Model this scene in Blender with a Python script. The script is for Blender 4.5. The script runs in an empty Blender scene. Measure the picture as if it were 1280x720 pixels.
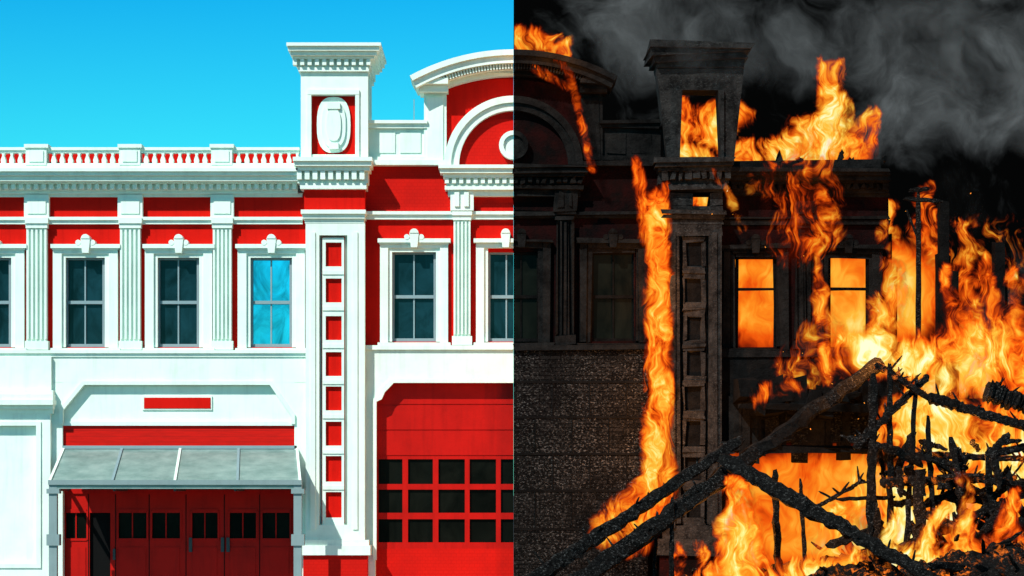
import bpy, bmesh, math, random
import numpy as np
from mathutils import Vector
random.seed(7); RNG=np.random.RandomState(5)
scene=bpy.context.scene
D=60.0; ZC=3.0; K=50.0
# ------------------------------------------------------------------ helpers
def P(px,py,y,s=1):
    f=(D+y)/D
    return ((px-642)/K*f*s, y, ZC+((760-py)/K-ZC)*f)
ROOT={}
def root(name):
    if name not in ROOT:
        e=bpy.data.objects.new(name,None); e.empty_display_size=1
        scene.collection.objects.link(e); ROOT[name]=e
    return ROOT[name]
class Acc:
    def __init__(s,parent,sign=1,jit=0.0):
        s.parent=parent; s.sign=sign; s.jit=jit; s.d={}
    def get(s,part,mat):
        return s.d.setdefault((part,mat),([],[]))
    def J(s,j=None):
        j=s.jit if j is None else j
        return random.uniform(-j,j)
    def hexa(s,part,mat,vs,j=None):
        V,F=s.get(part,mat); n=len(V)
        for v in vs:
            V.append((v[0]+s.J(j),v[1]+s.J(j)*0.5,v[2]+s.J(j)))
        for f in ((0,1,2,3),(7,6,5,4),(0,4,5,1),(1,5,6,2),(2,6,7,3),(3,7,4,0)):
            F.append(tuple(n+i for i in f))
    def box(s,part,mat,x0,x1,t,b,yf,yb=0.05,j=None):
        a=P(x0,t,yf,s.sign); c=P(x1,b,yf,s.sign)
        X0,X1,Z1,Z0=a[0],c[0],a[2],max(c[2],0.0)
        s.hexa(part,mat,[(X0,yf,Z0),(X1,yf,Z0),(X1,yf,Z1),(X0,yf,Z1),(X0,yb,Z0),(X1,yb,Z0),(X1,yb,Z1),(X0,yb,Z1)],j)
    def poly(s,part,mat,pts,yf,yb=0.05):
        V,F=s.get(part,mat); n=len(V); m=len(pts)
        fr=[P(x,y,yf,s.sign) for x,y in pts]
        for p in fr: V.append((p[0],yf,p[2]))
        for p in fr: V.append((p[0],yb,p[2]))
        F.append(tuple(range(n,n+m))); F.append(tuple(range(n+2*m-1,n+m-1,-1)))
        for i in range(m):
            k=(i+1)%m; F.append((n+i,n+m+i,n+m+k,n+k))
    def ring(s,part,mat,cx,cy,r0,r1,a0,a1,yf,yb=0.05,n=24):
        for i in range(n):
            A=math.radians(a0+(a1-a0)*i/n); B=math.radians(a0+(a1-a0)*(i+1)/n)
            q=[(cx+r0*math.cos(A),cy-r0*math.sin(A)),(cx+r1*math.cos(A),cy-r1*math.sin(A)),
               (cx+r1*math.cos(B),cy-r1*math.sin(B)),(cx+r0*math.cos(B),cy-r0*math.sin(B))]
            s.poly(part,mat,q,yf,yb)
    def holes(s,part,mat,x0,x1,t,b,hs,yf,yb=0.35,j=None):
        xs=sorted({x0,x1,*[h[0] for h in hs if x0<h[0]<x1],*[h[1] for h in hs if x0<h[1]<x1]})
        ys=sorted({t,b,*[h[2] for h in hs if t<h[2]<b],*[h[3] for h in hs if t<h[3]<b]})
        for k in range(len(ys)-1):
            cy=(ys[k]+ys[k+1])/2; st=None
            for i in range(len(xs)-1):
                cx=(xs[i]+xs[i+1])/2
                inh=any(h[0]<cx<h[1] and h[2]<cy<h[3] for h in hs)
                if not inh and st is None: st=xs[i]
                if inh and st is not None:
                    s.box(part,mat,st,xs[i],ys[k],ys[k+1],yf,yb,j); st=None
            if st is not None: s.box(part,mat,st,xs[-1],ys[k],ys[k+1],yf,yb,j)
    def flush(s,bev=0.0):
        by={}
        for (part,mat),(V,F) in s.d.items(): by.setdefault(part,[]).append((mat,V,F))
        for part,L in by.items():
            me=bpy.data.meshes.new(part); VV=[];FF=[];MI=[]
            for mi,(mat,V,F) in enumerate(L):
                me.materials.append(mat); o=len(VV); VV+=V
                FF+=[tuple(o+i for i in f) for f in F]; MI+=[mi]*len(F)
            me.from_pydata(VV,[],FF); me.polygons.foreach_set('material_index',MI)
            bm=bmesh.new(); bm.from_mesh(me); bmesh.ops.recalc_face_normals(bm,faces=bm.faces); bm.to_mesh(me); bm.free()
            ob=bpy.data.objects.new(part,me); scene.collection.objects.link(ob)
            if s.parent: ob.parent=root(s.parent)
# ------------------------------------------------------------------ materials
class NT:
    def __init__(s,name):
        s.m=bpy.data.materials.new(name); s.m.use_nodes=True; s.t=s.m.node_tree; s.t.nodes.clear()
        s.out=s.n('ShaderNodeOutputMaterial')
    def n(s,typ,**k):
        nd=s.t.nodes.new(typ)
        for a,b in k.items():
            setattr(nd,a,b)
        return nd
    def l(s,a,b): s.t.links.new(a,b)
    def inp(s,sock,v):
        if isinstance(v,bpy.types.NodeSocket): s.l(v,sock)
        else: sock.default_value=v
    def math(s,op,a,b=0.0,c=0.0,clamp=False):
        nd=s.n('ShaderNodeMath',operation=op); nd.use_clamp=clamp
        s.inp(nd.inputs[0],a); s.inp(nd.inputs[1],b); s.inp(nd.inputs[2],c); return nd.outputs[0]
    def pos(s): return s.n('ShaderNodeTexCoord').outputs['Object']
    def scale(s,v,sc):
        nd=s.n('ShaderNodeMapping'); s.l(v,nd.inputs[0]); nd.inputs['Scale'].default_value=sc; return nd.outputs[0]
    def noise(s,v,sc,det=4,rough=.55,dist=0,typ=None):
        nd=s.n('ShaderNodeTexNoise'); s.l(v,nd.inputs['Vector'])
        if typ: nd.noise_type=typ
        nd.inputs['Scale'].default_value=sc; nd.inputs['Detail'].default_value=det
        nd.inputs['Roughness'].default_value=rough; nd.inputs['Distortion'].default_value=dist
        return nd
    def ramp(s,f,stops,interp='LINEAR'):
        nd=s.n('ShaderNodeValToRGB'); s.l(f,nd.inputs[0]); cr=nd.color_ramp; cr.interpolation=interp
        while len(cr.elements)<len(stops): cr.elements.new(0.5)
        for e,(p,c) in zip(cr.elements,stops):
            e.position=p; e.color=(c,c,c,1) if not isinstance(c,tuple) else (*c,1)
        return nd.outputs[0]
    def mix(s,f,a,b,typ='MIX'):
        nd=s.n('ShaderNodeMix',data_type='RGBA',blend_type=typ)
        s.inp(nd.inputs[0],f)
        s.inp(nd.inputs[6],a if not isinstance(a,tuple) else (*a,1)); s.inp(nd.inputs[7],b if not isinstance(b,tuple) else (*b,1))
        return nd.outputs[2]
    def bump(s,h,st=.3,d=.02):
        nd=s.n('ShaderNodeBump'); s.l(h,nd.inputs['Height']); nd.inputs['Strength'].default_value=st; nd.inputs['Distance'].default_value=d
        return nd.outputs[0]
    def bsdf(s,col,rough=.6,bump=None,metal=0,spec=.5,em=None,emst=1):
        b=s.n('ShaderNodeBsdfPrincipled'); s.inp(b.inputs['Base Color'],col if not isinstance(col,tuple) else (*col,1))
        s.inp(b.inputs['Roughness'],rough); b.inputs['Metallic'].default_value=metal; b.inputs['Specular IOR Level'].default_value=spec
        if bump is not None: s.l(bump,b.inputs['Normal'])
        if em is not None:
            s.inp(b.inputs['Emission Color'],em); b.inputs['Emission Strength'].default_value=emst
        s.l(b.outputs[0],s.out.inputs[0]); return s.m
    def xz(s,sx=1,sz=1):
        sp=s.n('ShaderNodeSeparateXYZ'); s.l(s.pos(),sp.inputs[0]); c=s.n('ShaderNodeCombineXYZ')
        s.l(s.math('MULTIPLY',sp.outputs[0],sx),c.inputs[0]); s.l(s.math('MULTIPLY',sp.outputs[2],sz),c.inputs[1]); return c.outputs[0]
def paint(name,col,dark=.75,rough=.55,streak=.35,bst=.15,spec=.3):
    t=NT(name); p=t.pos()
    n1=t.noise(p,1.3,6,.65).outputs[0]
    n2=t.noise(t.scale(p,(6,6,.5)),1.2,5,.6).outputs[0]
    f1=t.ramp(n1,[(.42,0.0),(.75,1.0)]); f2=t.ramp(n2,[(.5,0.0),(.78,1.0)])
    f=t.math('ADD',t.math('MULTIPLY',f1,.5),t.math('MULTIPLY',f2,streak),clamp=True)
    c=t.mix(f,col,tuple(x*dark for x in col))
    h=t.noise(p,18,5,.6).outputs[0]
    return t.bsdf(c,rough,t.bump(h,bst,.01),0,spec)
WHITE=paint('white_paint',(.75,.89,.79),.74,.55,.5)
RED=paint('red_paint',(.62,.007,.003),.65,.6,.5,.15,.05)
REDD=paint('red_door_paint',(.46,.006,.003),.55,.5,.5,.05,.10)
GREYM=paint('grey_metal',(.22,.30,.30),.7,.4)
DARKM=paint('dark_metal',(.03,.04,.045),.7,.4)
SASH=paint('sash_paint',(.22,.32,.34),.8)
def shingle():
    t=NT('red_shingle'); v=t.xz()
    b=t.n('ShaderNodeTexBrick'); t.l(v,b.inputs[0])
    b.inputs['Scale'].default_value=1; b.inputs['Brick Width'].default_value=.13; b.inputs['Row Height'].default_value=.085; b.inputs['Mortar Size'].default_value=.008
    b.inputs['Color1'].default_value=(.58,.008,.004,1); b.inputs['Color2'].default_value=(.55,.008,.004,1); b.inputs['Mortar'].default_value=(.50,.006,.003,1)
    n=t.noise(t.pos(),2,5).outputs[0]
    c=t.mix(t.ramp(n,[(.4,0.0),(.8,.6)]),b.outputs[0],(.38,.006,.004))
    return t.bsdf(c,.65,t.bump(t.math('SUBTRACT',1.0,b.outputs[1]),.18,.006),0,.06)
SHIN=shingle()
def siding():
    t=NT('red_siding'); sp=t.n('ShaderNodeSeparateXYZ'); t.l(t.pos(),sp.inputs[0])
    w=t.math('FRACT',t.math('MULTIPLY',sp.outputs[2],7.0))
    n=t.noise(t.scale(t.pos(),(1,1,8)),3,5).outputs[0]
    g=t.ramp(w,[(.0,1.0),(.10,0.0)])
    c=t.mix(t.ramp(n,[(.4,0.0),(.75,.7)]),(.60,.008,.004),(.38,.007,.004)); c=t.mix(g,c,(.25,.006,.004))
    return t.bsdf(c,.6,t.bump(w,.4,.02),0,.1)
SIDE=siding()
def glass(name,col,metal=0,rough=.06,spec=.5,lo=.3,sc=1.1):
    t=NT(name); n=t.noise(t.scale(t.pos(),(1,1,.6)),sc,4,.6,1.0).outputs[0]
    c=t.mix(t.ramp(n,[(.38,0.0),(.66,1.0)]),col,tuple(x*lo for x in col))
    h=t.noise(t.pos(),1.5,1).outputs[0]
    return t.bsdf(c,rough,t.bump(h,.08,.05),metal,spec)
GLASS=glass('window_glass',(.007,.036,.048),0,.06,.15,.2)
GLASSB=glass('sky_tinted_glass',(.08,.55,.80),1,.08,.5,.4,1.6)  # reflected sky's blue and dark patches painted into the mirror colour
GLASSK=glass('door_glass',(.006,.007,.005),0,.25,.03)
def canopyglass():
    t=NT('canopy_glass'); n=t.noise(t.scale(t.pos(),(1,1,3)),2.0,6,.65).outputs[0]
    c=t.mix(t.ramp(n,[(.35,0.0),(.7,1.0)]),(.12,.21,.19),(.25,.35,.32))
    return t.bsdf(c,.35)
CANG=canopyglass()
BLACKI=NT('interior_shade_black').bsdf((.004,.004,.004),.9,spec=.1)  # flat black paints in the shade of the unlit space behind the doors
def night_char(name,c0,c1,sc=3,speck=.0,ember=0,bs=.7,brick=False,spec=.06):  # char tones, with the darkness of night also put into the colours
    t=NT(name); p=t.pos()
    n=t.noise(p,sc,9,.72).outputs[0]
    c=t.mix(t.ramp(n,[(.38,0.0),(.68,1.0)]),c0,c1)
    h=t.noise(p,14,6,.7).outputs[0]
    if brick:
        b=t.n('ShaderNodeTexBrick'); t.l(t.xz(),b.inputs[0]); b.inputs['Scale'].default_value=1
        b.inputs['Brick Width'].default_value=.26; b.inputs['Row Height'].default_value=.10; b.inputs['Mortar Size'].default_value=.014
        b.inputs['Color1'].default_value=(1,1,1,1); b.inputs['Color2'].default_value=(.35,.35,.35,1); b.inputs['Mortar'].default_value=(.1,.1,.1,1)
        c=t.mix(1.0,c,b.outputs[0],'MULTIPLY')
    if speck>0:
        s=t.noise(t.scale(p,(1,1,1.6)),16,3,.8).outputs[0]
        s2=t.noise(p,.7,4,.6).outputs[0]
        f=t.math('MULTIPLY',t.ramp(s,[(.55,0.0),(.66,1.0)]),t.ramp(s2,[(.35,0.1),(.62,1.0)]))
        c=t.mix(f,c,(speck,speck,speck*.96))
    if ember>0:
        e=t.noise(p,5,8,.75,.6).outputs[0]; e2=t.noise(p,.8,3,.5).outputs[0]
        f=t.math('MULTIPLY',t.ramp(e,[(.52,0.0),(.66,1.0)]),t.ramp(e2,[(.38,0.0),(.56,1.0)]))
        em=t.mix(f,(0,0,0),(1.0,.20,.012)); t.m.cycles.emission_sampling='NONE'
        return t.bsdf(c,.9,t.bump(h,bs,.06),0,spec,em,ember)
    return t.bsdf(c,.9,t.bump(h,bs,.05),0,spec)
CHW=night_char('night_charred_white',(.0025,.0025,.0025),(.013,.0125,.012),2.5)
CHT=night_char('night_charred_tower',(.005,.005,.005),(.032,.031,.030),3,.05)
CHR=night_char('night_charred_red',(.002,.0013,.0013),(.016,.0018,.0016),1.3)
CHB=night_char('night_charred_brick',(.003,.003,.003),(.014,.0135,.013),2.2,.10,0,.8,True)
CHK=night_char('night_soot_black',(.0015,.0015,.0015),(.006,.006,.006),3)
CHWOOD=night_char('charred_wood',(.0012,.0012,.0012),(.009,.0085,.008),7,.07,0,.9)
CHWE=night_char('smouldering_wood',(.002,.002,.002),(.010,.009,.008),7,.04,1.3,.9)
CHEMB=night_char('glowing_charcoal',(.003,.003,.003),(.008,.007,.006),6,.03,1.8,.9)
# ------------------------------------------------------------------ fire station
def window(A,x0,x1,t,b,W,glassm,G=16,sash=SASH,broken=False,key=True):
    A.box('window_surrounds',W,x0-G,x0-5,t-13,b+2,-.13)
    A.box('window_surrounds',W,x1+5,x1+G,t-13,b+2,-.13)
    A.box('window_surrounds',W,x0-5,x1+5,t-13,t-5,-.127)
    A.box('window_surrounds',W,x0-6,x0,t-6,b,-.07); A.box('window_surrounds',W,x1,x1+6,t-6,b,-.07)
    A.box('window_surrounds',W,x0,x1,t-6,t,-.067)
    A.box('window_surrounds',W,x0-G-3,x1+G+3,t-17,t-12,-.24)
    A.box('window_surrounds',W,x0-G-1,x1+G+1,t-12.2,t-10,-.18)
    A.box('window_sills',W,x0-G-3,x1+G+3,b+1,b+6,-.26)
    cx=(x0+x1)/2
    if key:
        A.poly('window_keystones',W,[(cx-6,t-24),(cx+6,t-24),(cx+4,t-6),(cx-4,t-6)],-.28)
        A.ring('window_keystones',W,cx,t-24,0.1,5.5,0,180,-.30,n=10)
        A.ring('window_keystones',W,cx-9,t-19,0.1,3.5,0,360,-.25,n=10); A.ring('window_keystones',W,cx+9,t-19,0.1,3.5,0,360,-.25,n=10)
    m=(t+b)/2
    if glassm:
        A.box('window_glass',glassm,x0-2,x1+2,t-2,b+2,.16,.18,0)
        for a,c in ((x0,x0+3),(x1-3,x1)): A.box('window_sashes',sash,a,c,t,b,.08,.17,0)
        A.box('window_sashes',sash,x0+3,x1-3,t,t+3,.083,.17,0); A.box('window_sashes',sash,x0+3,x1-3,b-4,b,.083,.17,0)
        A.box('window_sashes',sash,x0+3,x1-3,m-2,m+2,.078,.17,0)
        A.box('window_sashes',sash,cx-.9,cx+.9,t+3,m-2,.12,.17,0); A.box('window_sashes',sash,cx-.9,cx+.9,m+2,b-4,.12,.17,0)
def pilaster(A,x0,x1,t,b,W,cap=True):
    A.box('pilasters',W,x0,x1,t+12,b-10,-.13)
    n=5; w=(x1-x0)/(2*n-1)
    for i in range(n):
        A.box('pilasters',W,x0+2*i*w,x0+(2*i+1)*w,t+15,b-13,-.20)
    A.box('pilasters',W,x0-2,x1+2,t,t+7,-.26); A.box('pilasters',W,x0-1,x1+1,t+6.8,t+13,-.215)
    A.box('pilasters',W,x0-2,x1+2,b-11,b,-.23)
def build(A,W,R,SH,TW,burnt=False):
    L0=-140 if not burnt else 172
    wins=[(-38,14),(82,131),(197,249),(313,365)]
    wins=[w for w in wins if w[0]>L0]
    T,B=322,434
    hs=[(a,b,T,B) for a,b in wins]
    A.holes('upper_walls',R,L0,383,240,438,hs,0,.35)
    for i,(a,b) in enumerate(wins):
        g=None if burnt else (GLASSB if a==313 else GLASS)
        window(A,a,b,T,B,W,g)
        if burnt:
            A.box('window_sashes',CHK,a,b,(T+B)/2-18,(T+B)/2-15,.08,.14,.02)
            A.box('window_sashes',CHK,a,a+4,T,B,.08,.14,.03); A.box('window_sashes',CHK,b-3,b,T,B,.08,.14,.03)
    for x0,x1 in ((-85,-60),(33,58),(150,175),(266,289)):
        if x0<L0: continue
        pilaster(A,x0,x1,272,437,W)
        A.box('pilasters',W,x0-3,x1+3,243,273.5,-.16)
        A.box('pilasters',W,x0+1,x1-1,250,267,-.19)
    A.box('string_course',W,L0,378,271,275,-.17); A.box('string_course',W,L0,378,274.8,280,-.11)
    A.box('string_course',W,L0,378,241,246,-.10)
    c0=L0
    for t,b,p in ((210,214,.78),(213.8,219,.70),(218.8,226,.60),(225.8,229,.45),(228.8,238,.26),(237.8,242,.20)):
        A.box('cornice',W,c0,372,t,b,-p)
    x=c0+2
    while x<368:
        A.box('cornice_dentils',W,x,x+5,229.2,236,-.40); x+=9.5
    x=c0+4
    if not burnt:
        A.box('balustrade',W,c0,374,184,187.5,-.42,-.12); A.box('balustrade',W,c0,374,187.3,191,-.37,-.16)
        A.box('balustrade',W,c0,374,204,210.5,-.45,.2); 
        A.box('balustrade_back',RED,c0,374,189,207,.25,.3)
        while x<372:
            A.poly('balustrade',W,[(x+1,190.5),(x+6,190.5),(x+4.6,194),(x+6.6,200),(x+6,204.5),(x+1,204.5),(x+.4,200),(x+2.4,194)],-.36,-.18)
            x+=10.5
        for a in (-72,45,162,277):
            A.box('balustrade_posts',W,a-13,a+13,183,206,-.47,-.08); A.box('balustrade_posts',W,a-15,a+15,180,184.5,-.52,-.05)
            A.box('balustrade_posts',W,a-9,a+9,188,202,-.50,-.1)
    else:
        A.box('parapet',W,c0+10,374,200,211,-.3,.25)
        while x<372:
            if random.random()<.35: A.box('parapet',W,x,x+random.uniform(3,9),188+random.random()*10,201,-.3,-.1,.08)
            x+=random.uniform(8,18)
    if not burnt:
        for x0,x1,t,b,p in ((358,476,53,57,1.02),(360,474,56.8,63,.94),(363,471,62.8,69,.84),(366,468,68.8,73,.74),(371,463,72.8,84,.58),(373,461,83.8,89,.62)):
            A.box('tower_cap',W,x0,x1,t,b,-p,1.6)
        x=366
        while x<466: A.box('tower_cap_dentils',W,x,x+5,73.3,81,-.72,-.5); x+=9.2
        A.holes('tower_attic',W,376,460,88.5,197,[(389,444,119,193)],-.52,-.25)
        A.box('tower_attic',W,376.2,459.8,88.6,196.9,-.252,1.4)
        A.box('tower_attic_panel',R,388,445,118,194,-.36,-.24)
        A.box('tower_attic',W,384,389,114,197,-.57,-.5); A.box('tower_attic',W,444,449,114,197,-.57,-.5); A.box('tower_attic',W,384,449,112,118,-.58,-.5)
        for rx,ry,yf in ((21,35,-.44),(15,28,-.50),(9,20,-.55)):
            A.poly('tower_medallion',W,[(417+rx*math.copysign(abs(math.cos(q))**.75,math.cos(q)),156+ry*math.copysign(abs(math.sin(q))**.75,math.sin(q))) for q in [i*math.pi/16 for i in range(32)]],yf,-.3)
        A.box('tower_medallion',W,409,425,128,136,-.58,-.4); A.box('tower_medallion',W,411,423,178,186,-.58,-.4)
    else:
        for x0,x1,t,b,p in ((343,474,52,57,1.02),(346,471,56.8,66,.9),(350,467,65.8,74,.78),(354,463,73.8,86,.62)):
            A.box('tower_cap',TW,x0,x1,t,b,-p,1.0,.07)
        A.poly('tower_attic',TW,[(354,86),(379,86),(379,196),(366,196)],-.52,.4)
        A.poly('tower_attic',TW,[(437,86),(463,86),(450,196),(437,196)],-.52,.4)
        A.box('tower_attic',TW,379,437,86,113,-.52,.4)
        A.poly('tower_attic',TW,[(379,112.5),(386,112.5),(382,196),(379,196)],-.60,.3)
        A.poly('tower_attic',TW,[(431,112.5),(437,112.5),(437,196),(434,196)],-.60,.3)
    for x0,x1,t,b,p in ((366,465,196,201,.98),(367,464,200.8,207,.90),(370,462,206.8,213,.78),(372,460,212.8,229,.58),(375,458,228.8,236,.64)):
        A.box('tower_cornice',TW,x0,x1,t,b,-p,1.2)
    x=371
    while x<459: A.box('tower_cornice',TW,x,x+6,213.4,224,-.76,-.5); x+=9.8
    if not burnt:
        A.box('tower_block',R,380,456,235.8,263,-.46,1.0)
    else:
        A.holes('tower_block',TW,380,456,235.8,263,[(396,416,240,256)],-.46,.4)
    for x0,x1,t,b,p in ((376,457,262,267,.72),(378,456,266.8,273,.64),(381,455,272.8,279,.56)):
        A.box('tower_capital',TW,x0,x1,t,b,-p,.6)
    sq=[(303,333),(348,378),(395,425),(440,470),(483,513),(527,557),(570,602),(615,647)]
    A.holes('tower_pilaster',TW,382,456,278.8,676,[(399,434,294,656)],-.55,-.3)
    A.box('tower_pilaster',TW,382.2,455.8,279,675.8,-.302,.6)
    A.holes('tower_pilaster',TW,403,430,297,653,[(407,427,a,b) for a,b in sq],-.46,-.31)
    A.box('tower_pilaster_panels',R if not burnt else CHK,402,431,296,654,-.36,-.295)
    for a,b in sq:
        A.box('tower_pilaster',TW,403,430,b+5,b+10,-.49,-.4)
    A.box('tower_pilaster',TW,388,394,290,662,-.585,-.5); A.box('tower_pilaster',TW,441,447,290,662,-.585,-.5)
    A.box('tower_plinth',TW,377,461,675,682,-.72,.5); A.box('tower_plinth',TW,375,463,681.8,694,-.80,.5)
    A.box('tower_plinth',SH,379,459,693.8,765,-.70,.5)
    for x0,x1,t,b,p in ((458,534,150,154,.30),(459,534,153.8,160,.22),(459,534,159.8,196,.10),(459,534,195.8,200,.20),(459,556,199.8,206,.30)):
        A.box('link_parapet',W,x0,x1,t,b,-p,.5)
    A.box('link_parapet',W,470,494,166,191,-.13); A.box('link_parapet',W,500,526,166,191,-.13)
    T2,B2=315,427
    A.holes('centre_walls',R,456,641.8,274,432,[(490,545,T2,B2),(610,642.5,T2,B2)],0,.35)
    A.box('shingle_band',SH,456,566,205.5,266,-.02,.35); A.box('shingle_band',SH,588,641.8,245,264,-.02,.35)
    A.box('string_course',W,456,641.8,264,268,-.2); A.box('string_course',W,456,641.8,267.8,274,-.13)
    window(A,490,545,T2,B2,W,GLASS if not burnt else GLASSK,G=15,sash=SASH if not burnt else CHK)
    A.box('window_surrounds',W,595,605,302,429,-.13); A.box('window_surrounds',W,605,641.8,302,310,-.127); A.box('window_surrounds',W,604,610,309,427,-.07)
    A.box('window_surrounds',W,592,641.8,298,303,-.24); A.box('window_sills',W,592,641.8,428,433,-.26)
    A.poly('window_keystones',W,[(626,291),(638,291),(636,309),(628,309)],-.28)
    A.ring('window_keystones',W,632,291,0.1,5.5,0,180,-.30,n=10)
    A.box('window_glass',GLASS if not burnt else GLASSK,608,641.8,313,429,.16,.18,0)
    sh=SASH if not burnt else CHK
    A.box('window_sashes',sh,610,613,315,427,.08,.17,0); A.box('window_sashes',sh,613,641.8,315,318,.083,.17,0); A.box('window_sashes',sh,613,641.8,369,373,.078,.17,0)
    A.box('window_sashes',sh,613,641.8,423,427,.083,.17,0); A.box('window_sashes',sh,632,633.8,318,369,.12,.17,0); A.box('window_sashes',sh,632,633.8,373,423,.12,.17,0)
    pilaster(A,567,588,262,431,W)
    A.box('pilasters',W,563,592,236,263,-.28); A.box('pilasters',W,568,574,240,258,-.33); A.box('pilasters',W,580,586,240,258,-.33)
    A.poly('pediment_wall',R,[(556,206)]+[(642+242*math.cos(math.radians(a)),334.6-242*math.sin(math.radians(a))) for a in np.linspace(110.8,90.05,14)]+[(641.8,206)],.0,.5)
    A.box('pediment_pier',W,530,558,114,206,-.18,.5); A.box('pediment_pier',W,534,554,122,200,-.22)
    A.box('pediment_pier',W,524,560,104,114.5,-.45,.5); A.box('pediment_pier',W,518,560,97,104.5,-.62,.5)
    for r0,r1,p in ((266,273,.78),(256,266.3,.68),(248,256.3,.45),(240,248.3,.24)):
        A.ring('pediment_cornice',W,642,334.6,r0,r1,118.4 if r0>250 else 112,90.04,-p,.6,n=16)
    for i in range(26):
        a=112-i*.85
        A.ring('pediment_cornice',W,642,334.6,249,255,a,a-.42,-.6,-.4,n=1)
    A.ring('pediment_arch',W,641.8,206,68,85,180,90,-.24,.05,n=20); A.ring('pediment_arch',W,641.8,206,78,86.5,180,90,-.32,.05,n=20)
    A.ring('pediment_arch',SH,641.8,206,0.1,68.2,180,90,-.05,.02,n=20)
    A.ring('pediment_medallion',W,641.8,181,0.1,13,270,90,-.18,.0,n=16); A.ring('pediment_medallion',W,641.8,181,12.5,18,270,90,-.26,.0,n=16)
    for x0,t,b,p in ((548,205.7,210,.66),(550,209.8,216,.58),(554,215.8,222,.46),(558,221.8,232,.32),(556,231.8,237,.38),(560,236.8,245,.24)):
        A.box('entablature',W,x0,641.8,t,b,-p,.4)
    x=556
    while x<640: A.box('entablature',W,x,min(x+5,641.7),222.4,229,-.44,-.3); x+=9
    if not burnt:
        A.box('lower_walls',W,L0,383,437.5,441.5,-.30,.3); A.box('lower_walls',W,L0,383,441.3,446,-.24,.3)
        A.box('lower_walls',W,64,383,445.8,478.3,-.20,.3)
        A.box('lower_walls',W,78,369,478,531,-.06,.3)
        A.box('lower_walls',W,64,78.2,478,765,-.20,.3); A.box('lower_walls',W,368,383,478,765,-.20,.3)
        A.poly('lower_walls',W,[(78,478),(104,478),(78,512)],-.198,.1); A.poly('lower_walls',W,[(368.2,478),(338,478),(368.2,520)],-.198,.1)
        A.poly('portal_moulding',W,[(74,530),(78.5,530),(78.5,513),(105,481),(337,481),(364,520),(364,530),(368.5,530),(368.5,518),(339.5,476.5),(102.5,476.5),(74,511)],-.27,-.1)
        A.box('portal_moulding',W,78,369,527,532,-.17,.3)
        A.box('corner_block',W,L0,64,445.8,488,-.32,.3)
        for t,b,p in ((487.8,493,.44),(492.8,500,.58),(499.8,506,.70),(505.8,511,.55),(510.8,517,.42)):
            A.box('corner_block',W,L0,66,t,b,-p,.3)
        A.holes('corner_block',W,L0,63,516.8,765,[(-60,45,532,705)],-.38,-.2); A.box('corner_block',W,L0,62.8,517,765,-.202,.3)
        A.holes('corner_block',W,-66,51,527,710,[(-60,45,532,705)],-.42,-.36)
        A.box('name_plaque',R,180,263,497,510.5,-.12,-.03); A.box('name_plaque',W,178,265,495,512.5,-.10,-.03)
        A.box('door_siding',SIDE,78,369,531.5,562,-.10,.3)
        def q(x,y,d): return P(x,y,d,A.sign)
        V=[q(80,560,-.12),q(371,560,-.12),q(375,602,-1.9),q(62,602,-1.9)]
        A.hexa('canopy_glass',CANG,[(v[0],v[1],v[2]-.03) for v in V]+[(v[0],v[1],v[2]) for v in V])
        for i in range(5):
            f=i/4; a=[80+291*f,560]; b=[62+313*f,602]; w=1.6
            V=[q(a[0]-w,a[1],-.12),q(a[0]+w,a[1],-.12),q(b[0]+w,b[1],-1.93),q(b[0]-w,b[1],-1.93)]
            A.hexa('canopy_ribs',W if i%2==0 else SASH,[(v[0],v[1],v[2]-.05) for v in V]+[(v[0],v[1],v[2]+.035) for v in V])
        A.box('canopy_gutter',GREYM,60,377,600,606,-2.02,-1.88); A.box('canopy_gutter',CANG,62,375,605.8,611,-1.96,-1.88)
        A.box('canopy_ribs',SASH,78,371,557,561,-.20,-.05)
        for x in (60,366):
            A.box('canopy_posts',GREYM,x+1,x+11,606,765,-1.97,-1.80); A.box('canopy_posts',GREYM,x-2,x+14,611,617,-2.02,-1.75); A.box('canopy_posts',GREYM,x-2,x+14,668,682,-2.02,-1.75)
        for i in range(5):
            xx=66+i*75.5; A.box('canopy_ribs',DARKM,xx,xx+2.5,608,614,-1.85,.0)
        dh=[(82,108,641,673),(112,138,641,765),(148,183,641,673),(190,225,641,673),(240,272,641,673),(287,320,641,673),(328,362,641,673)]
        A.holes('entrance_doors',REDD,78,369,561.8,765,dh,.06,.12)
        A.box('entrance_doors',BLACKI,78,369,562,765,.17,.3)
        A.box('door_panes',GLASSK,146,364,639,675,.13,.15); A.box('door_panes',GLASSK,80,110,639,675,.13,.15)
        for a,b,_,_ in dh:
            if a==112: continue
            A.box('entrance_doors',REDD,a-2,a,639,675,.03,.07); A.box('entrance_doors',REDD,b,b+2,639,675,.03,.07)
            A.box('entrance_doors',REDD,a,b,636.5,641,.035,.07); A.box('entrance_doors',REDD,a,b,673,676,.035,.07)
            A.box('door_panes',REDD,(a+b)/2-.7,(a+b)/2+.7,641,673,.10,.14)
            A.box('entrance_doors',REDD,a+1,b-1,684,760,.04,.07)
        for x in (110,144,186,232,280,324): A.box('door_gaps',BLACKI,x,x+1,618,765,.052,.065)
        for x in (236,276,283): A.box('door_handles',DARKM,x,x+4,672,690,.0,.07)
        A.box('door_handles',DARKM,141,144,686,700,.0,.07)
        A.box('entrance_doors',REDD,78,369,612,617,.0,.07)
        A.box('lower_walls',W,455,641.8,431.5,437,-.30,.3); A.box('lower_walls',W,455,641.8,436.8,476,-.22,.3)
        A.box('lower_walls',W,455,469,475.8,765,-.22,.3)
        A.poly('lower_walls',W,[(469,475.8),(489,475.8),(484,482),(478,488),(474,497),(469,500)],-.218,.1)
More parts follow.
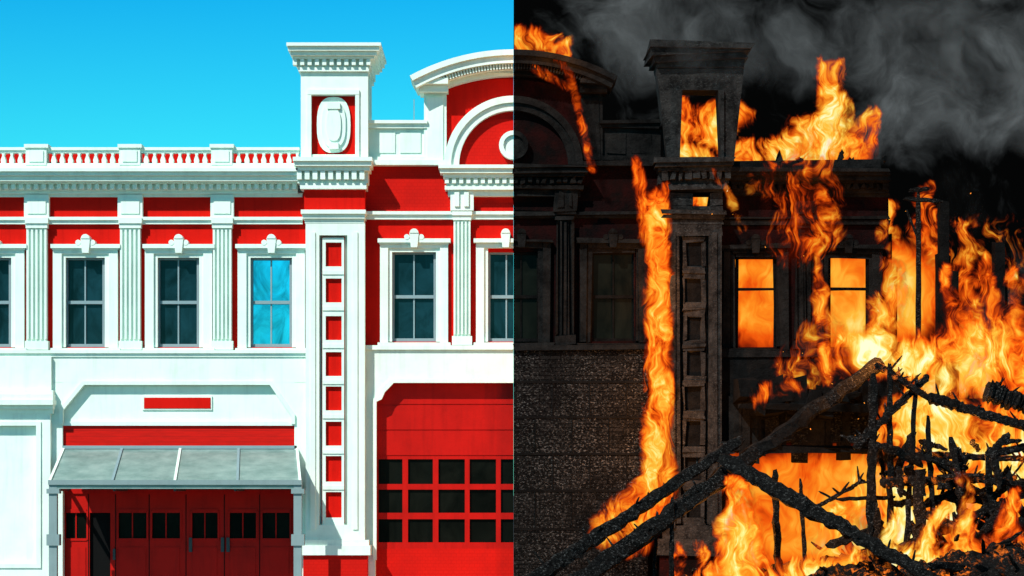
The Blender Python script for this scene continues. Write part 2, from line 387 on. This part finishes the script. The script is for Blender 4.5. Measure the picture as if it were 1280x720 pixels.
        A.poly('portal_moulding',W,[(466,700),(470.5,700),(470.5,502),(477,499),(481,490),(487,484),(492,478.5),(641.8,478.5),(641.8,473.5),(488,473.5),(482,480),(475,486),(472,495),(466,498)],-.27,-.1)
        gh=[(a,b,c,d) for a,b in ((473,503),(510,541),(548,581),(587,620),(626,643)) for c,d in ((574,605),(612,641),(649,678))]
        A.holes('garage_door',REDD,466,641.8,475,686,gh,.10,.16)
        for t,b in ((478,505),(507,537),(539,569)): A.box('garage_door',REDD,467,641.8,t,b,.08,.12)
        A.box('garage_door_panes',GLASSK,467,641.8,570,682,.17,.19)
        A.box('garage_door',SH,466,641.8,686,765,.09,.16)
        A.box('garage_body',BLACKI,455,641.8,475,765,.2,.34)
        A.box('lightning_rod',GREYM,517,518,124,150,-.02,.02)
        A.box('building_body',W,L0,641,214,765,.36,11); A.box('building_body',W,532,641,120,216,.6,6)
A=Acc('fire_station',1,0.0)
build(A,WHITE,RED,SHIN,WHITE); A.flush()
# ------------------------------------------------------------------ burned twin
Bn=Acc('burned_fire_station',-1,0.04)
build(Bn,CHW,CHR,CHR,CHT,True)
M=lambda x:1284-x
Bn.box('lower_walls',CHW,456,641.8,431.5,437,-.30,.3)
Bn.box('lower_walls',CHW,172,383,437.5,446,-.28,.3)
Bn.holes('lower_walls',CHB,474,641.8,436.8,765,[],-.20,.3,0)
for t in (476,520,566,612,660): Bn.box('lower_walls',CHK,474,641.8,t,t+3,-.215,-.1,.005)
for k,(t,b) in enumerate(((479,520),(523,566),(569,612),(615,660))):
    for x0 in range(500+(k%2)*22,640,46): Bn.box('lower_walls',CHK,x0,x0+1.6,t,b,-.212,-.1,.005)
Bn.box('lower_walls',CHK,160,383,446,500,-.22,.3)
Bn.box('lower_walls',CHK,372,383,500,765,-.22,.3)
x=160
while x<372:
    w=random.uniform(8,22); Bn.box('lower_walls',random.choice([CHK,CHW,CHWOOD]),x,min(x+w,374),496,random.uniform(548,585),-.25+random.uniform(-.1,.1),.2); x+=w*.92
for i in range(12):
    x0=M(925)-i*17; Bn.box('burned_canopy',CHK,x0-19,x0,random.uniform(466,486)+i*1.0,random.uniform(496,522),-1.7+random.uniform(-.15,.15),-.2,.1)
Bn.box('burned_canopy',CHK,M(1115),M(922),505,512,-1.8,-1.6,.1); Bn.box('burned_canopy',CHK,M(1110),M(930),560,568,-1.0,-.8,.08)
for xs,t0 in ((1112,300),(1120,440),(1180,260),(1192,330),(1250,300),(1262,390)):
    for k in range(5):
        w=random.uniform(8,18); tt=t0+k*24+random.uniform(-10,10)
        Bn.box('wall_stumps',CHK,M(xs+w/2),M(xs-w/2),tt,765,.9+k*.05,1.2)
Bn.box('rear_wall',CHK,20,640,420,765,6.0,6.3)
Bn.flush()
# ------------------------------------------------------------------ beams
def tube(V,F,p0,p1,w,h,segs=14,j=.18,taper=.75):
    p0=Vector(p0);p1=Vector(p1); d=(p1-p0).normalized()
    up=Vector((0,-1,0)) if abs(d.y)<.8 else Vector((0,0,1))
    a=d.cross(up).normalized(); b=d.cross(a).normalized(); n0=len(V); m=8
    for i in range(segs+1):
        t=i/segs; c=p0.lerp(p1,t)+a*random.uniform(-j,j)*w*.35+b*random.uniform(-j,j)*h*.35
        sc=1-(1-taper)*t
        if i in(0,segs): sc*=.55
        for k in range(m):
            q=2*math.pi*(k+.5)/m; cx=math.copysign(abs(math.cos(q))**.5,math.cos(q)); cy=math.copysign(abs(math.sin(q))**.5,math.sin(q))
            v=c+a*cx*w/2*sc*(1+random.uniform(-j,j))+b*cy*h/2*sc*(1+random.uniform(-j,j))+d*random.uniform(-.04,.04)
            V.append(tuple(v))
    for i in range(segs):
        for k in range(m):
            k2=(k+1)%m; F.append((n0+i*m+k,n0+i*m+k2,n0+(i+1)*m+k2,n0+(i+1)*m+k))
    F.append(tuple(n0+k for k in range(m))[::-1]); F.append(tuple(n0+segs*m+k for k in range(m)))
def mk(name,V,F,mat,parent=None):
    me=bpy.data.meshes.new(name); me.from_pydata(V,[],F); me.materials.append(mat)
    bm=bmesh.new(); bm.from_mesh(me); bmesh.ops.recalc_face_normals(bm,faces=bm.faces); bm.to_mesh(me); bm.free()
    ob=bpy.data.objects.new(name,me); scene.collection.objects.link(ob)
    if parent: ob.parent=root(parent)
    return ob
def beam(name,a,b,w,mat=CHWOOD,segs=40,extra=True):
    V=[];F=[]; p0=P(*a);p1=P(*b); tube(V,F,p0,p1,w,w*.9,segs,.24)
    if extra:
        for i in range(12):
            t=random.random(); c=Vector(p0).lerp(Vector(p1),t)
            tube(V,F,c,c+Vector((random.uniform(-.35,.35),random.uniform(-.1,.1),random.uniform(.0,.4))),.06,.05,4)
    return mk(name,V,F,mat)
beam('charred_beam',(700,745,-9.0),(1128,432,-2.2),.42)
beam('charred_beam',(735,722,-8.6),(920,590,-6.0),.26)
beam('charred_beam',(655,732,-8.5),(928,548,-5.6),.34)
beam('charred_beam',(900,572,-6.3),(1172,728,-8.8),.38)
beam('charred_beam',(1160,496,-4.0),(1292,536,-4.4),.26)
beam('charred_beam',(1232,488,-3.6),(1300,512,-3.6),.48)
beam('charred_beam',(1100,604,-4.5),(1270,596,-4.2),.24,CHWE)
beam('charred_beam',(1110,566,-3.5),(1290,574,-3.6),.18,CHWE)
beam('charred_beam',(1010,640,-6.2),(1080,600,-5.0),.10)
beam('charred_beam',(1068,560,-4.3),(1160,470,-3.8),.20)
beam('charred_beam',(1095,455,-3.9),(1165,500,-4.2),.18,CHWE)
beam('charred_beam',(1060,548,-4.0),(1210,585,-4.8),.18)
beam('charred_beam',(1120,690,-5.6),(1295,610,-4.6),.24)
beam('charred_beam',(1150,640,-5.4),(1290,700,-6.2),.20,CHWE)
def post(a,b,w): 
    p=P(*a); V=[];F=[]; tube(V,F,(p[0]+random.uniform(-.1,.1),p[1],0.0),P(*b),w,w*.8,26,.26); return V,F
for a,b,w in (((1084,720,-4.2),(1091,468,-4.2),.26),((1150,720,-5.5),(1150,590,-5.5),.30),((975,720,-5.2),(968,588,-5.2),.19),((1005,720,-4.6),(1000,600,-4.6),.11),
              ((1118,720,-4.0),(1112,455,-4.0),.17),((845,720,-7.2),(840,622,-7.2),.12),((818,720,-6.9),(822,640,-6.9),.09),((1240,720,-4.6),(1236,560,-4.6),.22),((1200,720,-3.9),(1205,566,-3.9),.14),((1270,720,-4.3),(1262,590,-4.3),.16),((1130,720,-4.8),(1146,470,-3.9),.14),((1172,720,-4.8),(1160,520,-4.2),.15)):
    V,F=post(a,b,w); mk('charred_post',V,F,CHWOOD)
V=[];F=[]; p=P(1148,430,-1.2)
tube(V,F,(p[0],-1.2,0),P(1148,240,-1.2),.15,.15,30,.08,.8); tube(V,F,P(1130,248,-1.2),P(1178,252,-1.2),.11,.10,8,.3,1)
tube(V,F,P(1138,238,-1.2),P(1162,236,-1.2),.11,.10,5,.3,1); tube(V,F,P(1148,300,-1.2),P(1133,262,-1.2),.06,.06,5,.2,1)
mk('burned_pole',V,F,CHWOOD)
def lattice(n=64): return RNG.rand(n,n)
LT=[lattice() for _ in range(6)]
def vnoise(x,y,L):
    n=L.shape[0]; xi=np.floor(x).astype(int); yi=np.floor(y).astype(int); fx=x-xi; fy=y-yi
    fx=fx*fx*(3-2*fx); fy=fy*fy*(3-2*fy); a=L[xi%n,yi%n]; b=L[(xi+1)%n,yi%n]; c=L[xi%n,(yi+1)%n]; d=L[(xi+1)%n,(yi+1)%n]
    return a*(1-fx)*(1-fy)+b*fx*(1-fy)+c*(1-fx)*fy+d*fx*fy
def fbm(x,y,o=5,k=0):
    s=0;a=.5;t=0
    for i in range(o):
        s=s+a*vnoise(x*2**i+17*i,y*2**i+5*i,LT[(i+k)%6]); t+=a; a*=.55
    return s/t
nx,ny=220,110
xs=np.linspace(.3,17,nx); ys=np.linspace(-10,-.35,ny); Xg,Yg=np.meshgrid(xs,ys)
env=np.clip((Xg-.3)/5,0,1)*np.clip((Yg+10)/3,0,1)*np.clip((-Yg-.3)/.6,0,1)*np.clip((17-Xg)/2,0,1)
Zg=env*(.15+.95*np.clip((Xg-3)/7,0,1)+1.2*(fbm(Xg*.7,Yg*.7)-.3)+.8*np.abs(fbm(Xg*3,Yg*3,4,2)-.5))
Zg=np.maximum(Zg,-.02)
V=[tuple(v) for v in np.stack([Xg,Yg,Zg],-1).reshape(-1,3)]
F=[(j*nx+i,j*nx+i+1,(j+1)*nx+i+1,(j+1)*nx+i) for j in range(ny-1) for i in range(nx-1)]
mk('rubble_mound',V,F,CHEMB,'rubble_pile')
V=[];F=[];V2=[];F2=[]
def hz(x,y):
    i=min(max(int((x-.3)/(16.7)*(nx-1)),0),nx-1); j=min(max(int((y+10)/9.65*(ny-1)),0),ny-1); return Zg[j,i]
for i in range(480):
    x=random.uniform(3,15.5); y=random.uniform(-8.5,-1); z=hz(x,y); l=random.uniform(.3,1.2)*(1.1 if x>8 else .7); a=random.uniform(0,6.28); e=random.uniform(-.1,.6)
    d=Vector((math.cos(a)*math.cos(e),math.sin(a)*math.cos(e),math.sin(e)))*l
    w=random.uniform(.06,.22); tg=(V2,F2) if random.random()<.4 else (V,F)
    tube(*tg,(x,y,z-.08),tuple(Vector((x,y,z))+d),w,w*random.uniform(.4,1),6,.3)
mk('splintered_wood',V,F,CHWOOD,'rubble_pile'); mk('smouldering_wood',V2,F2,CHWE,'rubble_pile')
V=[];F=[]
for i in range(58):
    x=random.uniform(1090,1290); y=random.uniform(540,680); dd=random.uniform(-5.6,-3)
    an=random.choice([random.gauss(0,.3),random.gauss(1.57,.3),random.uniform(0,3.14)]); l=random.uniform(22,75)
    b=(x+l*math.cos(an),y+l*math.sin(an))
    if b[1]<500: continue
    tube(V,F,P(x,y,dd),P(b[0],b[1],dd+random.uniform(-.6,.6)),random.uniform(.09,.24),random.uniform(.07,.16),9,.35)
mk('collapsed_frame',V,F,CHWOOD,'rubble_pile')
# ------------------------------------------------------------------ fire
def flame_mat(name,seed=0,sc=1.5,gain=1.0,st=1.1,lo=.36,soft=.42,amax=1.0,bright=.0,k2=.8):
    t=NT(name); at=t.n('ShaderNodeAttribute'); at.attribute_name='burn'; h=at.outputs['Fac']
    p=t.pos()
    mp=t.n('ShaderNodeMapping'); t.l(p,mp.inputs[0]); mp.inputs['Location'].default_value=(seed*3.1,seed*1.7,seed*2.3)
    wn=t.noise(mp.outputs[0],.9,2,.5).outputs['Color']
    wv=t.n('ShaderNodeVectorMath',operation='SUBTRACT'); t.l(wn,wv.inputs[0]); wv.inputs[1].default_value=(.5,.5,.5)
    w2=t.n('ShaderNodeVectorMath',operation='SCALE'); t.l(wv.outputs[0],w2.inputs[0]); w2.inputs['Scale'].default_value=1.6
    ad=t.n('ShaderNodeVectorMath',operation='ADD'); t.l(mp.outputs[0],ad.inputs[0]); t.l(w2.outputs[0],ad.inputs[1])
    s=t.scale(ad.outputs[0],(1.2,.6,.44))
    n=t.noise(s,sc,6,.55,.8).outputs[0]
    n2=t.noise(s,sc*2.4,4,.56,1.3).outputs[0]
    big=t.noise(mp.outputs[0],.55,3,.5,.4).outputs[0]
    dn=t.math('ADD',t.math('MULTIPLY',t.math('SUBTRACT',n,.5),2.7*gain),t.math('MULTIPLY',t.math('SUBTRACT',n2,.5),1.1*gain*k2))
    d=t.math('ADD',h,dn)
    al=t.n('ShaderNodeMapRange',interpolation_type='SMOOTHSTEP'); t.l(d,al.inputs[0]); al.inputs[1].default_value=lo-.24; al.inputs[2].default_value=lo+soft
    edge=t.math('MULTIPLY',h,4.0,clamp=True)
    a=t.math('MULTIPLY',t.math('MULTIPLY',al.outputs[0],edge),amax)
    ci=t.math('ADD',t.math('MULTIPLY',d,.58),t.math('ADD',t.math('MULTIPLY',t.math('SUBTRACT',n2,.5),.9*k2),t.math('MULTIPLY',t.math('SUBTRACT',big,.5),1.4)))
    ci=t.math('ADD',ci,bright)
    c=t.ramp(ci,[(.06,(.09,.006,.001)),(.20,(.40,.028,.002)),(.36,(.88,.10,.004)),(.52,(1.0,.25,.012)),(.70,(1.0,.50,.045)),(.86,(1.0,.80,.22)),(1.0,(1.0,.95,.60))])
    em=t.n('ShaderNodeEmission'); t.l(c,em.inputs[0]); em.inputs[1].default_value=st
    tr=t.n('ShaderNodeBsdfTransparent'); mx=t.n('ShaderNodeMixShader'); t.l(a,mx.inputs[0]); t.l(tr.outputs[0],mx.inputs[1]); t.l(em.outputs[0],mx.inputs[2])
    t.l(mx.outputs[0],t.out.inputs[0]); t.m.cycles.emission_sampling='NONE'; return t.m
def sheet(name,parent,mat,strokes,y0,x0=643,x1=1330,t=-10,b=790,step=4,attr='burn',wob=14,base=0,wavy=.3,keep=.02,clip=None,octv=4):
    xs=np.arange(x0,x1,step,dtype=float); ys=np.arange(t,b,step,dtype=float); X,Y=np.meshgrid(xs,ys)
    wx=(fbm(X/70,Y/70,octv)-.5)*4*wob; wy=(fbm(X/60+40,Y/60+9,octv,1)-.5)*3*wob
    XX=X+wx;YY=Y+wy; H=np.full(X.shape,float(base))
    for (ax,ay,bx,by,w0,w1,I) in strokes:
        dx,dy=bx-ax,by-ay; L=dx*dx+dy*dy+1e-6; u=np.clip(((XX-ax)*dx+(YY-ay)*dy)/L,0,1)
        dist=np.hypot(XX-(ax+u*dx),YY-(ay+u*dy)); w=w0+(w1-w0)*u
        H=np.maximum(H,I*np.clip(1.35*(1-(dist/w)**1.6),0,1))
    if clip:
        for (ca,cb,cc,cd) in clip: H[(X>ca)&(X<cb)&(Y>cc)&(Y<cd)]=0
    dep=y0+wavy*(fbm(X/90,Y/90,2,3)-.5)*2
    f=(D+dep)/D
    Vx=(X-642)/K*f; Vz=ZC+((760-Y)/K-ZC)*f
    n0,n1=X.shape
    idx=np.arange(n0*n1).reshape(n0,n1)
    q=np.stack([idx[:-1,:-1],idx[:-1,1:],idx[1:,1:],idx[1:,:-1]],-1).reshape(-1,4)
    Hf=H.reshape(-1); Zf=Vz.reshape(-1)
    ok=(Hf[q].max(1)>keep)&(Zf[q].min(1)>0.0); q=q[ok]
    used=np.unique(q); rm=-np.ones(n0*n1,int); rm[used]=np.arange(len(used))
    V=np.stack([Vx,dep,Vz],-1).reshape(-1,3)[used]
    me=bpy.data.meshes.new(name); me.from_pydata(V.tolist(),[],rm[q].tolist()); me.materials.append(mat)
    me.polygons.foreach_set('use_smooth',[True]*len(me.polygons))
    at=me.attributes.new(attr,'FLOAT','POINT'); at.data.foreach_set('value',Hf[used].astype(np.float32))
    ob=bpy.data.objects.new(name,me); scene.collection.objects.link(ob); ob.parent=root(parent)
    return ob
roof=[(1015,330,1045,85,80,22,1.0),(960,215,1030,140,46,26,.8),(925,200,950,180,26,16,.65),(1060,210,1090,150,40,16,.75),(1080,320,1075,200,30,14,.6),(990,260,1000,170,46,24,.8),
 (1120,480,1118,260,34,18,.75),(1165,470,1160,225,34,14,.66),(1215,480,1205,285,36,14,.66),(1262,470,1275,360,36,18,.66),(1140,470,1240,460,50,50,.85),(1190,340,1290,320,70,60,.36),  # last wide, weak stroke paints a dim red glow into the smoke
 (850,155,900,150,34,34,1.0),(862,190,890,190,20,20,1.0),(860,248,900,248,20,20,.95),
 (645,52,705,58,24,16,.75),(650,115,656,50,26,14,.7),(700,58,724,105,14,12,.6)]
sheet('roof_flames','fire',flame_mat('flames_roof',1,1.5,1.0,1.05,.36,.6),roof,2.2,step=4,b=500)
inter=[(905,370,1110,370,80,80,1.05),(905,640,1220,640,95,95,.95)]
sheet('interior_flames','fire',flame_mat('flames_interior',2,.8,.30,1.0,.25,.4,1.0,.0,.5),inter,1.3,x0=880,x1=1230,t=285,b=790,step=5,wob=3)
face=[(985,300,1010,170,42,20,.60),(1030,300,1050,150,34,14,.64),(950,240,965,205,22,12,.45),(1000,460,1010,420,40,22,.55),(1045,430,1040,350,22,8,.45),(915,290,905,215,10,6,.45),(1104,440,1110,280,26,10,.62)]
sheet('facade_flames','fire',flame_mat('flames_facade',8,1.6,1.05,1.0,.38,.7,.9),face,-1.0,x0=860,x1=1180,t=100,b=520,step=4,wob=10)
col=[(822,600,823,250,27,19,1.0),(815,300,792,200,18,9,.65),(826,340,834,235,14,10,.7),(822,640,823,560,32,26,1.0),(765,658,812,600,36,18,.75),(795,672,830,610,34,26,.8),
     (712,92,738,215,9,7,.52),(672,88,715,110,10,8,.45),(690,60,712,92,9,8,.45)]
sheet('column_flames','fire',flame_mat('flames_column',3,1.9,.7,1.1,.36,.6),col,-.75,x0=644,x1=868,step=3,wob=3,clip=[(843,870,0,560)])
mid=[(1040,445,1210,440,30,44,.9),(1190,470,1290,450,60,50,.95),(1040,420,1030,320,24,8,.5),(1110,430,1120,330,26,10,.6),(1205,430,1190,340,30,10,.6),(1250,420,1235,330,34,10,.64),(1275,450,1280,350,30,12,.6),
 (1150,530,1290,560,64,76,1.05),(1110,640,1290,640,70,80,1.0),(925,720,920,600,40,18,.95),(960,496,1050,455,14,16,.5),(1140,700,1150,640,40,30,.8),(1040,700,1030,640,40,24,.7),(1250,520,1290,470,50,50,1.05)]
sheet('debris_flames','fire',flame_mat('flames_debris',4,1.35,.95,1.12,.34,.6,1.0,.05),mid,-3.0,x0=880,step=4)
front=[(930,735,928,605,42,16,1.0),(960,740,1060,725,44,44,.9),(885,740,880,680,26,10,.65),(1150,725,1290,705,56,50,1.0),(1120,730,1110,650,28,10,.7),(1195,700,1205,600,36,12,.72),(845,740,850,700,16,10,.6),(1265,720,1275,610,36,14,.8),(1160,700,1165,640,26,10,.7)]
sheet('front_flames','fire',flame_mat('flames_front',5,1.6,.95,1.15,.34,.6,1.0,.06),front,-6.8,x0=820,step=4)
V=[];F=[]
SP=NT('spark_glow'); e_=SP.n('ShaderNodeEmission'); e_.inputs[0].default_value=(1,.30,.03,1); e_.inputs[1].default_value=1.2; SP.l(e_.outputs[0],SP.out.inputs[0]); SP.m.cycles.emission_sampling='NONE'
for i in range(60):
    px=random.gauss(1080,110); py=random.uniform(240,640)
    if px<860 or px>1300: continue
    c=Vector(P(px,py,random.uniform(-6,1.5))); r=random.uniform(.008,.020); n=len(V)
    dx=Vector((random.uniform(-1,1),0,random.uniform(.5,2)))*r
    for o_ in (dx,Vector((r,0,0)),Vector((0,r,0)),Vector((-r,-r*.5,0)),-dx): V.append(tuple(c+o_))
    F+=[(n,n+1,n+2),(n,n+2,n+3),(n,n+3,n+1),(n+4,n+2,n+1),(n+4,n+3,n+2),(n+4,n+1,n+3)]
mk('sparks',V,F,SP.m,'fire')
for i,(px,py,dy,pw) in enumerate(((1110,440,-3.4,380),(1200,560,-3.4,380),(930,670,-5.0,380),(1120,660,-6.6,200),(815,520,-1.5,260),(820,360,-1.4,200),(1010,180,.9,140),(1010,250,-2.0,160),(1010,640,-1.2,200),(800,640,-2.2,200),(700,75,-1.3,60))):
    L=bpy.data.lights.new('fire_glow','POINT'); L.energy=pw; L.color=(1,.34,.06); L.shadow_soft_size=0.0
    o_=bpy.data.objects.new('fire_glow',L); o_.location=P(px,py,dy); scene.collection.objects.link(o_); o_.parent=root('fire')
# ------------------------------------------------------------------ smoke
def smoke_mat(name,opaque,c0,c1,amax=.8):
    t=NT(name); at=t.n('ShaderNodeAttribute'); at.attribute_name='dens'; h=at.outputs['Fac']
    p=t.pos(); wn=t.noise(p,.3,3,.5).outputs['Color']
    w2=t.n('ShaderNodeVectorMath',operation='SCALE'); t.l(wn,w2.inputs[0]); w2.inputs['Scale'].default_value=3.5
    ad=t.n('ShaderNodeVectorMath',operation='ADD'); t.l(p,ad.inputs[0]); t.l(w2.outputs[0],ad.inputs[1])
    n=t.noise(ad.outputs[0],.36,8,.56,.5).outputs[0]; n2=t.noise(ad.outputs[0],1.1,6,.6,.6).outputs[0]
    d=t.math('ADD',h,t.math('ADD',t.math('MULTIPLY',t.math('SUBTRACT',n,.53),3.4),t.math('MULTIPLY',t.math('SUBTRACT',n2,.5),.9)))
    dd=t.math('POWER',t.math('MULTIPLY',d,.72,clamp=True),1.7)
    c=t.mix(dd,c0,c1)
    df=t.n('ShaderNodeBsdfDiffuse'); t.l(c,df.inputs[0])
    if opaque: t.l(df.outputs[0],t.out.inputs[0]); return t.m
    a=t.math('MULTIPLY',t.math('MULTIPLY',dd,t.math('MULTIPLY',h,2.0,clamp=True)),amax)
    tr=t.n('ShaderNodeBsdfTransparent'); mx=t.n('ShaderNodeMixShader'); t.l(a,mx.inputs[0]); t.l(tr.outputs[0],mx.inputs[1]); t.l(df.outputs[0],mx.inputs[2]); t.l(mx.outputs[0],t.out.inputs[0]); return t.m
sm=[(780,30,1010,10,110,100,.7),(930,20,1000,60,90,70,.55),(1140,60,1260,30,110,110,1.0),(1120,150,1240,130,80,90,.8),(1200,110,1300,90,110,120,.95),(1250,230,1290,290,70,70,.3)]
sheet('night_smoke_backdrop','smoke',smoke_mat('night_smoke',True,(.0012,.0012,.0012),(.105,.105,.106)),sm,14,x0=642,x1=2300,t=-500,b=900,step=8,attr='dens',wob=0,base=.0001,wavy=0,keep=-1,octv=2)  # opaque backdrop: smoke plus painted night darkness, covering the day sky
sm2=[(850,50,950,60,110,90,.5),(1100,110,1280,90,80,110,.7),(1120,30,1200,60,80,100,.6),(740,90,800,60,70,80,.4),(1180,260,1260,200,60,60,.4)]
sheet('smoke_wisps','smoke',smoke_mat('smoke_thin',False,(.004,.004,.004),(.10,.10,.10),.7),sm2,-1.9,x0=643,x1=1400,t=-60,b=360,step=6,attr='dens',wob=0,wavy=.1,octv=2)
# ------------------------------------------------------------------ ground
def asphalt():
    t=NT('asphalt'); n=t.noise(t.pos(),30,6,.7).outputs[0]; n2=t.noise(t.pos(),.4,4).outputs[0]
    c=t.mix(n2,(.04,.04,.042),(.065,.064,.062)); return t.bsdf(c,.85,t.bump(n,.4,.01))
def concrete():
    t=NT('pavement_concrete'); n=t.noise(t.pos(),3,7,.65).outputs[0]; b=t.n('ShaderNodeTexBrick'); t.l(t.pos(),b.inputs[0]); b.inputs['Scale'].default_value=1
    b.inputs['Brick Width'].default_value=1.2; b.inputs['Row Height'].default_value=1.2; b.inputs['Mortar Size'].default_value=.01; b.offset=0
    b.inputs['Color1'].default_value=(.34,.34,.32,1); b.inputs['Color2'].default_value=(.30,.30,.29,1); b.inputs['Mortar'].default_value=(.1,.1,.1,1)
    return t.bsdf(t.mix(n,b.outputs[0],(.24,.24,.23)),.8,t.bump(n,.3,.01))
ASP=asphalt(); CON=concrete()
def slab(name,x0,x1,y0,y1,z0,z1,mat):
    V=[(x0,y0,z0),(x1,y0,z0),(x1,y1,z0),(x0,y1,z0),(x0,y0,z1),(x1,y0,z1),(x1,y1,z1),(x0,y1,z1)]
    F=[(0,3,2,1),(4,5,6,7),(0,1,5,4),(1,2,6,5),(2,3,7,6),(3,0,4,7)]; return mk(name,V,F,mat)
mk('ground',[(-900,-900,-.13),(900,-900,-.13),(900,900,-.13),(-900,900,-.13)],[(0,1,2,3)],ASP)
slab('pavement',-40,-.01,-6,.3,-.14,-.004,CON)
slab('pavement',.01,40,-11,14.5,-.14,-.004,CHK)
slab('road_marking',-40,40,-14.1,-13.95,-.128,-.126,WHITE)
# ------------------------------------------------------------------ world, sun, camera
az=math.radians(34); el=math.radians(43)
w=bpy.data.worlds.new('World'); scene.world=w; w.use_nodes=True; nt=w.node_tree; nt.nodes.clear()
o=nt.nodes.new('ShaderNodeOutputWorld'); bg=nt.nodes.new('ShaderNodeBackground'); sk=nt.nodes.new('ShaderNodeTexSky'); sk.sky_type='NISHITA'
sk.sun_disc=False; sk.sun_elevation=el; sk.sun_rotation=math.pi+az; sk.air_density=1.0; sk.dust_density=.3; sk.ozone_density=2
tc=nt.nodes.new('ShaderNodeTexCoord'); sp=nt.nodes.new('ShaderNodeSeparateXYZ'); nt.links.new(tc.outputs['Generated'],sp.inputs[0])
cr=nt.nodes.new('ShaderNodeValToRGB'); nt.links.new(sp.outputs[2],cr.inputs[0])
st=[(0.0,(.20,.9,.90)),(.13,(.08,1.0,.95)),(.22,(.005,.68,1.0)),(.45,(.34,.60,.62)),(1,(.46,.58,.56))]
while len(cr.color_ramp.elements)<len(st): cr.color_ramp.elements.new(.5)
for e,(p_,c_) in zip(cr.color_ramp.elements,st): e.position=p_; e.color=(*c_,1)
mx=nt.nodes.new('ShaderNodeMix'); mx.data_type='RGBA'; mx.blend_type='MULTIPLY'; mx.inputs[0].default_value=1
nt.links.new(sk.outputs[0],mx.inputs[6]); nt.links.new(cr.outputs[0],mx.inputs[7]); nt.links.new(mx.outputs[2],bg.inputs[0]); bg.inputs[1].default_value=.15
nt.links.new(bg.outputs[0],o.inputs[0])
sl=bpy.data.lights.new('sun','SUN'); sl.energy=5.0; sl.angle=math.radians(.5); sl.color=(1,.97,.91)
so=bpy.data.objects.new('sun',sl); scene.collection.objects.link(so)
sd=Vector((-math.sin(az)*math.cos(el),-math.cos(az)*math.cos(el),math.sin(el)))
so.rotation_euler=(-sd).to_track_quat('-Z','Y').to_euler(); so.location=(-20,-30,30)
cam=bpy.data.cameras.new('camera'); co=bpy.data.objects.new('camera',cam); scene.collection.objects.link(co)
co.location=(0,-D,ZC); co.rotation_euler=(math.radians(90),0,0); cam.sensor_width=36; cam.lens=36*D/25.6
cam.shift_y=5.0/25.6; cam.shift_x=-.04/25.6; cam.clip_end=3000; cam.clip_start=.5
scene.camera=co
scene.view_settings.view_transform='Standard'; scene.view_settings.look='None'; scene.view_settings.exposure=0
